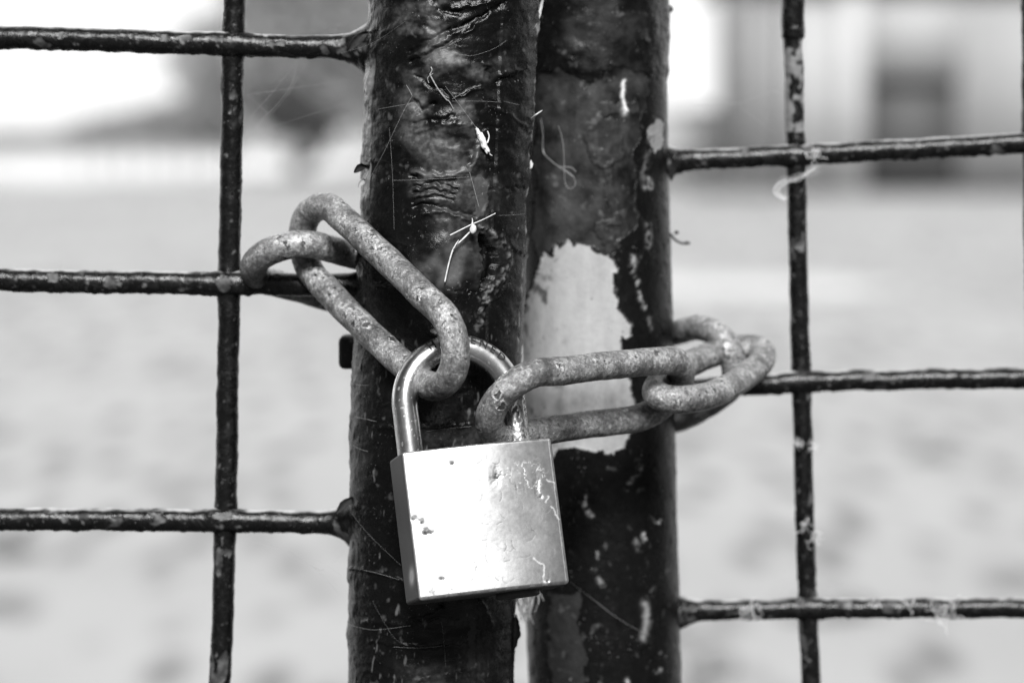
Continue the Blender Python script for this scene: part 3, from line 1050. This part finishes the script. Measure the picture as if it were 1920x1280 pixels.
    at = {'tone': ext(np.clip(tone, .01, .95), .12), 'rgh': ext(np.clip(rgh, .1, .9), .5), 'met': ext(np.clip(met, 0, 1), .4)}
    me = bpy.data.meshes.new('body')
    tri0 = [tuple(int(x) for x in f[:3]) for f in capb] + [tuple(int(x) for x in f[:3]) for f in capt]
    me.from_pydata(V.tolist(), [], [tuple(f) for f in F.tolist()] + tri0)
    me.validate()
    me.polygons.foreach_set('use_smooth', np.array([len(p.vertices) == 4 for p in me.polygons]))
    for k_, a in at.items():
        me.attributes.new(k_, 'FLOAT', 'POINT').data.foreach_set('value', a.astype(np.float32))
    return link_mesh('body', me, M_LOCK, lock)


build_body()
# keyway housing under the body
kx = WID * .70
kv = []
a = np.linspace(0, 2 * np.pi, 40, endpoint=False)
rings = [(.0052, .0002), (.0055, -.0006), (.0055, -.0012), (.0050, -.0015), (.0022, -.0015), (.0018, -.0006)]
for r_, z_ in rings:
    kv.append(lock_local(kx + r_ * np.cos(a), np.full(40, z_), r_ * np.sin(a)))
kV = np.vstack(kv)
np_mesh('keyway', kV, grid_faces(len(rings), 40, False, True), M_LOCK, lock, {'tone': np.full(len(kV), .06), 'rgh': np.full(len(kV), .6), 'met': np.full(len(kV), .3)})

# shackle
SR = 0.00325
ax0, ax1 = WID * .105, WID * .825
acx, arad = (ax0 + ax1) / 2, (ax1 - ax0) / 2
arise = 0.0120
sp = [(ax0, z) for z in np.linspace(HGT - .003, HGT + arise, 30)]
sp += [(acx - arad * math.cos(t), HGT + arise + arad * 1.02 * math.sin(t)) for t in np.linspace(0, math.pi, 70)[1:-1]]
sp += [(ax1, z) for z in np.linspace(HGT + arise, HGT - .003, 30)]
sp = np.array(sp)
SPp, ss_ = resample(lock_local(sp[:, 0], sp[:, 1], np.zeros(len(sp))), .0003)
SD = tube_geo(SPp, 72)
SV = (SPp[:, None, :] + SD * SR).reshape(-1, 3)
spx, spy = project(SV)
st = np.full(len(SV), .74); sr_ = np.full(len(SV), .19); sm = np.full(len(SV), 1.0); shh = .00004 * fbm(SV * 350, 3)
corr = sstep(.02, .2, fbm(SV * 900, 4)) * sstep(700, 745, spy) * (spx > 900)       # corroded right leg
corr = np.maximum(corr, sstep(.38, .5, fbm(SV * 800 + 5, 4)) * .7)
inner = sstep(.42, .5, fbm(SV * 1300 + 8, 3)) * .6
corr = np.maximum(corr, inner)
st = st * (1 - .85 * corr); sm = sm * (1 - .7 * corr); sr_ = sr_ + .35 * corr; shh -= .00010 * corr
SV = SV + SD.reshape(-1, 3) * shh[:, None]
shk = np_mesh('shackle', SV, grid_faces(len(SPp), 72, False, True), M_LOCK, lock, {'tone': np.clip(st, .02, .9), 'rgh': sr_, 'met': sm})

# HARDENED stamped over the bow of the shackle
def letter_geo(ch):
    cu = bpy.data.curves.new('glyph', 'FONT')
    cu.body = ch
    cu.align_x = 'CENTER'; cu.align_y = 'CENTER'
    cu.size = 1.0; cu.resolution_u = 3
    cu.offset = 0.012
    o = bpy.data.objects.new('glyph', cu)
    COL.objects.link(o)
    dg = bpy.context.evaluated_depsgraph_get()
    me = bpy.data.meshes.new_from_object(o.evaluated_get(dg))
    bm = bmesh.new(); bm.from_mesh(me)
    bmesh.ops.triangulate(bm, faces=bm.faces)
    bmesh.ops.subdivide_edges(bm, edges=bm.edges, cuts=2, use_grid_fill=True)
    bmesh.ops.triangulate(bm, faces=bm.faces)
    V = np.array([v.co[:] for v in bm.verts]); F = [[v.index for v in f.verts] for f in bm.faces]
    bm.free(); bpy.data.objects.remove(o); bpy.data.curves.remove(cu); bpy.data.meshes.remove(me)
    return V, F


roll = math.atan2(X_ @ UP, X_ @ RT)
lv, lf = [], []
for k, chx in enumerate('HARDENED'):
    Vl, Fl = letter_geo(chx)
    t0 = R(-27 + 10.2 * k) + roll                # angle from the shackle's own up axis
    hgt = 0.0034
    x = Vl[:, 0] * .0031; y = Vl[:, 1] * hgt
    ang = t0 + x / (arad + SR * .7)
    phi = R(60) - y / SR                         # round the wire: 0 = outward, 90 = facing the camera
    rad = SR + 0.00006
    ra = arad + rad * np.cos(phi)
    pw = lock_local(acx + ra * np.sin(ang), HGT + arise + ra * 1.02 * np.cos(ang), rad * np.sin(phi))
    base = sum(len(q) for q in lv)
    lv.append(pw)
    lf += [tuple(int(i) + base for i in f) for f in Fl]
me = bpy.data.meshes.new('lettering')
me.from_pydata(np.vstack(lv).tolist(), [], lf)
lt = link_mesh('lettering', me, M_LETTER)
lt.parent = shk

# ------------------------------------------------------------------ chain
chain = empty('chain', tuple(W(870, 700, -.02)))
tag(chain, 'weathered steel chain of oval links holding the two gate posts together', 'chain')
WR, HWD = 0.0036, 0.0105


def link_shape(A, B, vdir, seed=0, wr=WR, hw=HWD):
    A, B = np.asarray(A), np.asarray(B)
    u = B - A; L = np.linalg.norm(u); u /= L
    v = np.asarray(vdir, float); v = v - u * (v @ u); v /= np.linalg.norm(v)

    pts = []
    for t in np.linspace(0, 1, 24)[:-1]: pts.append(A + u * L * t + v * hw)
    for t in np.linspace(0, math.pi, 30)[:-1]: pts.append(B + v * hw * math.cos(t) + u * hw * math.sin(t))
    for t in np.linspace(1, 0, 24)[:-1]: pts.append(A + u * L * t - v * hw)
    for t in np.linspace(0, math.pi, 30)[:-1]: pts.append(A - v * hw * math.cos(t) - u * hw * math.sin(t))
    P, s_ = resample(np.array(pts), .00035, True)
    wob = np.stack([fbm(P * 55 + seed * 3.3 + k * 17, 2) for k in range(3)], 1)
    P = P + wob * .0006
    D = tube_geo(P, 64, True)
    V = (P[:, None, :] + D * wr).reshape(-1, 3)
    q = V + seed * .37
    h = .00022 * fbm(q * 190, 4) + .00007 * fbm(q * 900, 4)
    pit = sstep(.30, .42, fbm(q * 420 + 3, 4))
    h -= .00014 * pit
    V = V + D.reshape(-1, 3) * h[:, None]
    return np_mesh('link', V, grid_faces(len(P), 64, True, True), M_CHAIN, chain)


mm = .001


def vperp(A, B, alpha, up=1):
    """direction across the link: up (or down) leaning alpha degrees towards the camera"""
    u = (np.asarray(B) - np.asarray(A)); u = u / np.linalg.norm(u)
    hf = np.array([u[1], -u[0], 0.0]); hf /= np.linalg.norm(hf)
    if hf[1] > 0: hf = -hf
    ve = np.array([0, 0, 1.0]); ve = ve - u * (ve @ u); ve /= np.linalg.norm(ve)
    return math.cos(R(alpha)) * ve * up + math.sin(R(alpha)) * hf


def place_link(a, b, alpha, up, seed, hw=HWD):
    A, B = W(a[0], a[1], a[2] * mm), W(b[0], b[1], b[2] * mm)
    return link_shape(A, B, vperp(A, B, alpha, up), seed, hw=hw)


link_shape(W(612, 463, -4.5 * mm), W(803, 645, -33.8 * mm), (.55, -.75, .55), 1, hw=.0108)
place_link((551, 494, 3.3), (751, 551, 30), 60, 1, 2)
place_link((986, 757, -31), (1215, 731, -4), 37, 1, 3)


def free_link(tab, seed):
    """a slightly bent link through (px, py, depth mm) points"""
    P, s_ = resample(catmull([W(a, b, c * mm) for a, b, c in tab], 14, True), .00035, True)
    D = tube_geo(P, 64, True)
    q = (P[:, None, :] + D * WR).reshape(-1, 3)
    V = q + D.reshape(-1, 3) * (.00022 * fbm(q * 190 + seed, 4) + .00007 * fbm(q * 900, 4))[:, None]
    return np_mesh('link', V, grid_faces(len(P), 64, True, True), M_CHAIN, chain)


free_link([(1231, 738, -6), (1255, 748, -9.5), (1300, 747, -6), (1350, 733, 4), (1400, 703, 17), (1429, 674, 28), (1422, 655, 35),
           (1385, 651, 36), (1335, 664, 28), (1290, 684, 17), (1252, 708, 7), (1234, 724, 0)], 4)
free_link([(1165, 690, 78), (1205, 640, 66), (1262, 625, 52), (1312, 614, 41), (1355, 636, 33), (1377, 685, 29), (1372, 722, 32),
           (1335, 753, 40), (1270, 786, 54), (1205, 790, 67), (1165, 745, 77)], 5)

# ------------------------------------------------------------------ stub, flakes (parts of the leaves)
def blob_geo(c, axes, n=14, amp=.25, freq=400, seed=0):
    """lumpy closed body; axes = three half-axis vectors"""
    th_ = np.linspace(0, np.pi, n); ph = np.linspace(0, 2 * np.pi, 2 * n, endpoint=False)
    T, Q = np.meshgrid(th_, ph, indexing='ij')
    d = np.stack([np.sin(T) * np.cos(Q), np.sin(T) * np.sin(Q), np.cos(T)], 2).reshape(-1, 3)
    A = np.array(axes, float)
    P = np.asarray(c) + d @ A
    P = P + (d @ A) * (amp * fbm(P * freq + seed * 5.1, 3))[:, None] * 1.6
    return P, grid_faces(n, 2 * n, False, True)


def surf(px, py, side='L', lift=.0003):
    """point on a post's front under pixel (px, py)"""
    ay, r, cx = (0.0, PR, lcx) if side == 'L' else (Y2, .0217, rcx)
    y = ay - r
    for _ in range(6):
        p = W(px, py, y)
        dx = p[0] - W(cx(py), py, ay)[0]
        y = ay - math.sqrt(max(r * r - dx * dx, 1e-8)) - lift
    return W(px, py, y)


p0, p1 = W(636, 628, .014), W(700, 690, .014)
bmb = bmesh.new()
bmesh.ops.create_cube(bmb, size=1)
bmesh.ops.scale(bmb, vec=(p1[0] - p0[0], .009, p0[2] - p1[2]), verts=bmb.verts)
bmesh.ops.bevel(bmb, geom=list(bmb.edges), offset=.0016, segments=3, profile=0.5, affect='EDGES')
for vtx in bmb.verts:
    vtx.co += Vector((p0 + p1) / 2)
me = bpy.data.meshes.new('hinge_stub'); bmb.to_mesh(me); bmb.free()
for k_, val in (('tone', .008), ('rgh', .4)):
    me.attributes.new(k_, 'FLOAT', 'POINT').data.foreach_set('value', np.full(len(me.vertices), val, np.float32))
link_mesh('hinge_stub', me, M_BAR, leafL)


def flake(pts, width, curl, tone, parent, mat):
    """a curled sliver of paint: strip along pts"""
    P, _ = resample(catmull(pts, 8), .0003)
    n = len(P); m = 9
    t = np.linspace(-1, 1, m)
    T = np.gradient(P, axis=0); T /= np.linalg.norm(T, axis=1)[:, None]
    S = np.cross(T, np.array([0, -1.0, 0])); S /= np.linalg.norm(S, axis=1)[:, None] + 1e-9
    wd = width * (np.sin(np.linspace(.12, np.pi - .12, n)) * (1 + .5 * fbm(P * 700, 2)))
    top = P[:, None, :] + S[:, None, :] * (wd[:, None] * t[None, :])[..., None] + np.array([0, -1.0, 0]) * (curl * (t ** 2))[None, :, None]
    bot = top + np.array([0, .00022, 0])
    V = np.concatenate([top, bot[:, ::-1]], 1).reshape(-1, 3)
    return np_mesh('paint_flake', V, grid_faces(n, 2 * m, False, True), mat, parent, {'tone': np.full(len(V), tone), 'rgh': np.full(len(V), .45)})


flake([W(690, 312, -.006), W(676, 314, -.008), W(664, 324, -.010)], .0010, .0010, .012, leafL, M_BAR)
flake([W(686, 336, -.006), W(678, 342, -.008), W(672, 352, -.009)], .0008, .0008, .25, leafL, M_BAR)
flake([W(692, 60, -.006), W(676, 70, -.006), W(652, 96, -.004)], .0012, .0008, .03, leafL, M_BAR)
flake([W(664, 930, -.006), W(648, 942, -.004), W(630, 962, -.001)], .0010, .0006, .05, leafL, M_BAR)
flake([surf(1020, -10), surf(1012, 20), surf(1000, 55)], .0006, .0006, .35, leafL, M_BAR)
flake([surf(996, 300, lift=.001), surf(992, 318, lift=.001)], .0007, .0005, .4, leafL, M_BAR)
flake([surf(968, 1150, lift=.001), surf(966, 1185, lift=.0015), surf(958, 1225, lift=.001)], .0013, .0010, .10, leafL, M_BAR)
flake([W(1262, 300, .038), W(1258, 340, .040)], .0010, .0006, .02, leafR, M_BAR)

# ------------------------------------------------------------------ webs, stems, fluff
def thing_mesh(name, parts, mat, label, cat, group=None):
    V, F = join_geo(parts)
    c = V.mean(0)
    o = np_mesh(name, V - c, F, mat)
    o.location = c
    return tag(o, label, cat, group)


def strand(pts, r, sub=8, taper=1.0):
    P = catmull(pts, sub) if len(pts) > 2 else np.linspace(pts[0], pts[1], 6)
    return simple_tube(P, np.linspace(r, r * taper, len(P)), 5)


def wl(tab, y): return [W(a, b, y) for a, b in tab]
def sl(tab, side='L', lift=.0004): return [surf(a, b, side, lift) for a, b in tab]


S1 = .000021
G = 'cobwebs spun between the posts and bars'
thing_mesh('cobweb', [strand(wl(t, .004), r_) for t, r_ in (
    ([(462, 178), (560, 164), (680, 146)], S1), ([(462, 178), (483, 194), (502, 212)], S1), ([(502, 212), (486, 232), (463, 262)], S1 * 1.5),
    ([(556, 112), (550, 150), (528, 186), (502, 214)], S1 * 1.3), ([(552, 120), (510, 175), (464, 226)], S1 * .8), ([(575, 120), (530, 190), (490, 232)], S1 * .7),
    ([(502, 240), (560, 222), (660, 190)], S1 * .7), ([(600, 0), (585, 60)], S1 * .7), ([(666, 0), (640, 40), (622, 66)], S1 * .8), ([(408, 20), (398, 50)], S1 * .7))],
    M_WEB, 'thin torn cobweb across the upper gap between left bar and post', 'cobweb', G)
thing_mesh('cobweb', [strand(wl(t, .004), r_) for t, r_ in (
    ([(448, 1012), (500, 1020), (548, 1036), (590, 1064)], S1), ([(548, 1036), (596, 1050), (640, 1078)], S1 * .7), ([(590, 1064), (612, 1085), (634, 1112)], S1),
    ([(586, 1060), (600, 1068), (608, 1066)], S1 * 3.5), ([(500, 1020), (560, 1052), (600, 1066)], S1 * .7), ([(650, 1020), (630, 1050), (600, 1066)], S1 * .6))],
    M_WEB, 'sagging cobweb under the lowest left bar beside the left post', 'cobweb', G)
thing_mesh('cobweb', [strand(sl(t, 'L', lf_), r_) for t, r_, lf_ in (
    ([(684, 352), (720, 285), (755, 212), (773, 180)], S1 * 1.3, .002), ([(773, 180), (768, 170), (762, 160)], S1 * 2, .001), ([(674, 338), (760, 338), (880, 332)], S1 * 1.1, .0016),
    ([(730, 240), (736, 330), (739, 430)], S1 * .8, .0012), ([(680, 211), (720, 203), (760, 196)], S1 * 1.4, .001), ([(835, 162), (870, 208), (893, 240)], S1 * 1.2, .0015),
    ([(848, 186), (880, 168), (902, 160)], S1 * 1.6, .0012), ([(848, 190), (900, 190), (940, 192)], S1 * .9, .0012), ([(945, 190), (970, 196), (994, 199)], S1 * 1.2, .001),
    ([(934, 321), (960, 316), (990, 312)], S1 * 1.6, .001), ([(880, 322), (888, 350), (898, 388)], S1 * 2.2, .001), ([(935, 404), (965, 403), (984, 401)], S1 * 1, .001),
    ([(845, 95), (880, 105), (925, 92), (950, 76)], S1 * .8, .001), ([(640, 100), (700, 80), (760, 40)], S1 * .8, .004))],
    M_WEB, 'fine cobweb threads stretched over the upper half of the left post', 'cobweb', G)
thing_mesh('cobweb', [strand(sl(t, 'L', .001), r_) for t, r_ in (
    ([(668, 782), (684, 785), (706, 790)], S1 * 1.5), ([(666, 720), (680, 722), (690, 722)], S1 * 1.4), ([(662, 835), (676, 842), (690, 846)], S1 * 1.5),
    ([(658, 960), (690, 1000), (752, 1060)], S1 * .6), ([(656, 1064), (700, 1072), (748, 1086)], S1 * 1.3), ([(654, 1170), (700, 1180), (770, 1172)], S1), ([(700, 1130), (740, 1196), (770, 1206)], S1 * .4),
    ([(738, 1212), (790, 1214), (830, 1210)], S1), ([(828, 1165), (832, 1200), (836, 1250)], S1 * .7), ([(800, 808), (850, 802), (884, 799)], S1 * 1.6))],
    M_WEB, 'cobweb threads over the lower half of the left post beside the padlock', 'cobweb', G)
thing_mesh('cobweb', [strand(wl(t, .046), r_) for t, r_ in (
    ([(1408, 0), (1430, 45), (1448, 75), (1458, 110)], S1), ([(1448, 36), (1442, 55), (1436, 80)], S1), ([(1300, 197), (1340, 195), (1388, 194)], S1 * 1.8),
    ([(1388, 194), (1420, 182), (1446, 172)], S1), ([(1446, 170), (1458, 174), (1470, 175)], S1 * 2.2), ([(1386, 200), (1420, 225), (1455, 252)], S1), ([(1440, 212), (1436, 224), (1442, 228)], S1 * 1.8))],
    M_WEB, 'wispy cobweb in the upper gap between right post and right bar', 'cobweb', G)
thing_mesh('thread', [strand(sl([(1014, 222), (1018, 250), (1019, 284), (1034, 302), (1056, 318), (1076, 332)], 'R', .0015), .00007), strand(sl([(1047, 236), (1056, 270), (1058, 318), (1060, 345), (1070, 354), (1079, 344), (1074, 330), (1058, 318)], 'R', .002), .00005),
    strand(sl([(1018, 280), (1020, 288)], 'R', .0015), .00018), strand(sl([(1050, 313), (1070, 314), (1080, 322)], 'R', .0015), .00007)],
    M_WEB, 'looped pale thread stuck on the upper part of the right post', 'thread')
thing_mesh('cobweb', [strand([W(1070, 1092, .004), surf(1098, 1112, 'R', .004), surf(1150, 1152, 'R', .002), surf(1200, 1182, 'R', .001), W(1282, 1216, .04)], S1 * 1.4)],
    M_WEB, 'single slack cobweb strand crossing the right post below the padlock', 'cobweb', G)

# dried seed stem lying on the left post
stem = thing_mesh('dry_stalk', [strand(sl([(834, 528), (842, 492), (851, 465), (866, 450), (884, 432)], 'L', .0022), .00022),
    strand(sl([(844, 441), (866, 430), (884, 421), (905, 412), (929, 400)], 'L', .0026), .00018, taper=.6), strand(sl([(851, 465), (856, 456), (860, 450)], 'L', .003), .00022, taper=.3),
    strand(sl([(885, 422), (886, 414), (885, 409)], 'L', .003), .00025, taper=.3), blob_geo(surf(887, 429, 'L', .003), [(.0008, 0, -.0002), (0, .0007, 0), (0.0002, 0, .0011)], 10, .2)],
    M_STEM, 'dry pale seed stem with a small bud caught on the left post', 'stem')
# papery cocoon
cc = surf(906, 267, 'L', .0012)
thing_mesh('cocoon', [blob_geo(cc, [(.0010, .0002, -.0003), (0, .0009, 0), (-.0012, 0, .0030)], 22, .45, 900, 2), strand(sl([(897, 252), (894, 244), (893, 238)], 'L', .0015), .00025, taper=.3),
    strand(sl([(914, 246), (917, 256), (914, 268)], 'L', .002), .00018), strand(sl([(915, 284), (919, 290), (923, 292)], 'L', .0015), .0003, taper=.3)], M_FLUFF, 'crumpled white cocoon stuck high on the left post', 'cocoon')
thing_mesh('dry_twig', [strand(sl([(806, 140), (820, 165), (836, 186), (842, 190), (850, 204)], 'L', .0012), .0002, taper=.5), strand(sl([(812, 138), (802, 146), (804, 156)], 'L', .0012), .0001),
    strand(sl([(806, 140), (810, 132), (808, 126)], 'L', .001), .00018)], M_BARK2, 'short twig stuck across the wrinkles of the left post above the cocoon', 'twig')
thing_mesh('grass_blade', [strand([surf(994, 226, 'L', .001), W(1004, 216, -.012), W(1017, 207, -.012)], 000.0004, taper=.2)], M_STEM, 'short pale grass blade poking from the right edge of the left post', 'grass blade')
rr = np.random.default_rng(12)
tf = []
for k in range(46):
    a = rr.uniform(0, 1); e = rr.uniform(0, 1)
    x0 = 960 + 48 * a; y0 = 1100 + 8 * rr.random()
    L = rr.uniform(.5, 1)
    x1, y1 = 988 + rr.normal(0, 7), y0 + 66 * L
    if rr.random() < .25: x1 = x0 + rr.uniform(0, 18); y1 = y0 + 30 * L
    tf.append(strand(wl([(x0, y0), ((x0 + x1) / 2 + rr.normal(0, 4), (y0 + y1) / 2), (x1, y1)], .012 + .004 * e), .00016, taper=.4))
thing_mesh('fibre_tuft', tf, M_FLUFF, 'tuft of pale fibres wedged between the posts under the padlock', 'fibres')
thing_mesh('dry_twig', [strand(wl([(1256, 438), (1266, 450), (1278, 456), (1292, 457)], .045), .00045, taper=.7), blob_geo(W(1269, 436, .045), [(.0007, 0, 0), (0, .0006, 0), (0, 0, .0007)], 9, .4), blob_geo(W(1289, 456, .045), [(.0009, 0, 0), (0, .0005, 0), (0, 0, .0005)], 9, .4)],
    M_DARKBIT, 'small dark crooked twig on the right edge of the right post', 'twig')
thing_mesh('seed_husk', [blob_geo(W(1255, 18, .046), [(.0010, 0, 0), (0, .0008, 0), (.0002, 0, .0011)], 12, .5, 900), strand(wl([(1244, 6), (1255, 14)], .046), S1), ], M_DARKBIT, 'tiny dark seed husk hanging beside the top of the right post', 'seed')


def fluff(spots, n, spread, y, label, r_=.00007):
    out = []
    for (cx_, cy_) in spots:
        for k in range(n):
            x, yy = cx_ + rr.normal(0, spread * .4), cy_ + rr.normal(0, spread * .3)
            an = rr.uniform(0, 6.28)
            pts = [(x, yy)]
            for _k in range(3):
                an += rr.normal(0, 1.1)
                pts.append((pts[-1][0] + spread * .5 * math.cos(an), pts[-1][1] + spread * .5 * math.sin(an)))
            d = y + rr.uniform(-.0010, .0004)
            out.append(strand(wl(pts, d), r_ * rr.uniform(.5, 1.3)))
    thing_mesh('fluff', out, M_FLUFF, label, 'fluff', 'bits of fluff caught on the right mesh')


YF = Y2 - RB2 - .0004
out = []
for k in range(9):
    j = lambda a: a + rr.normal(0, 4.5)
    out.append(strand(wl([(j(1470), j(372)), (j(1456), j(362)), (j(1466), j(342)), (j(1494), j(334)), (j(1520), j(326)), (j(1536), j(312))], YF - .0006), .00006, taper=.5))
thing_mesh('fluff', out, M_FLUFF, 'curled pale fluff below the top crossing of the right leaf', 'fluff', 'bits of fluff caught on the right mesh')
fluff([(1412, 1138), (1405, 1148)], 9, 16, YF, 'stringy fluff on the bottom right bar near the post')
fluff([(1768, 1146), (1762, 1166), (1790, 1138)], 9, 16, YF, 'fluff dangling from the bottom right bar far from the post')
fluff([(1640, 1140), (1706, 1136)], 7, 12, YF, 'small fluff loops on the bottom right bar past the crossing')
fluff([(1498, 830), (1524, 836)], 12, 9, YF, 'small fluff clump on the right upright bar just below the middle crossing')
fluff([(1508, 985), (1526, 1010)], 9, 12, YF, 'fluff strands on the right upright bar halfway down to the bottom bar')
fluff([(1530, 284), (1524, 296)], 9, 11, YF, 'white fluff stuck right at the top crossing of the right leaf', .00009)
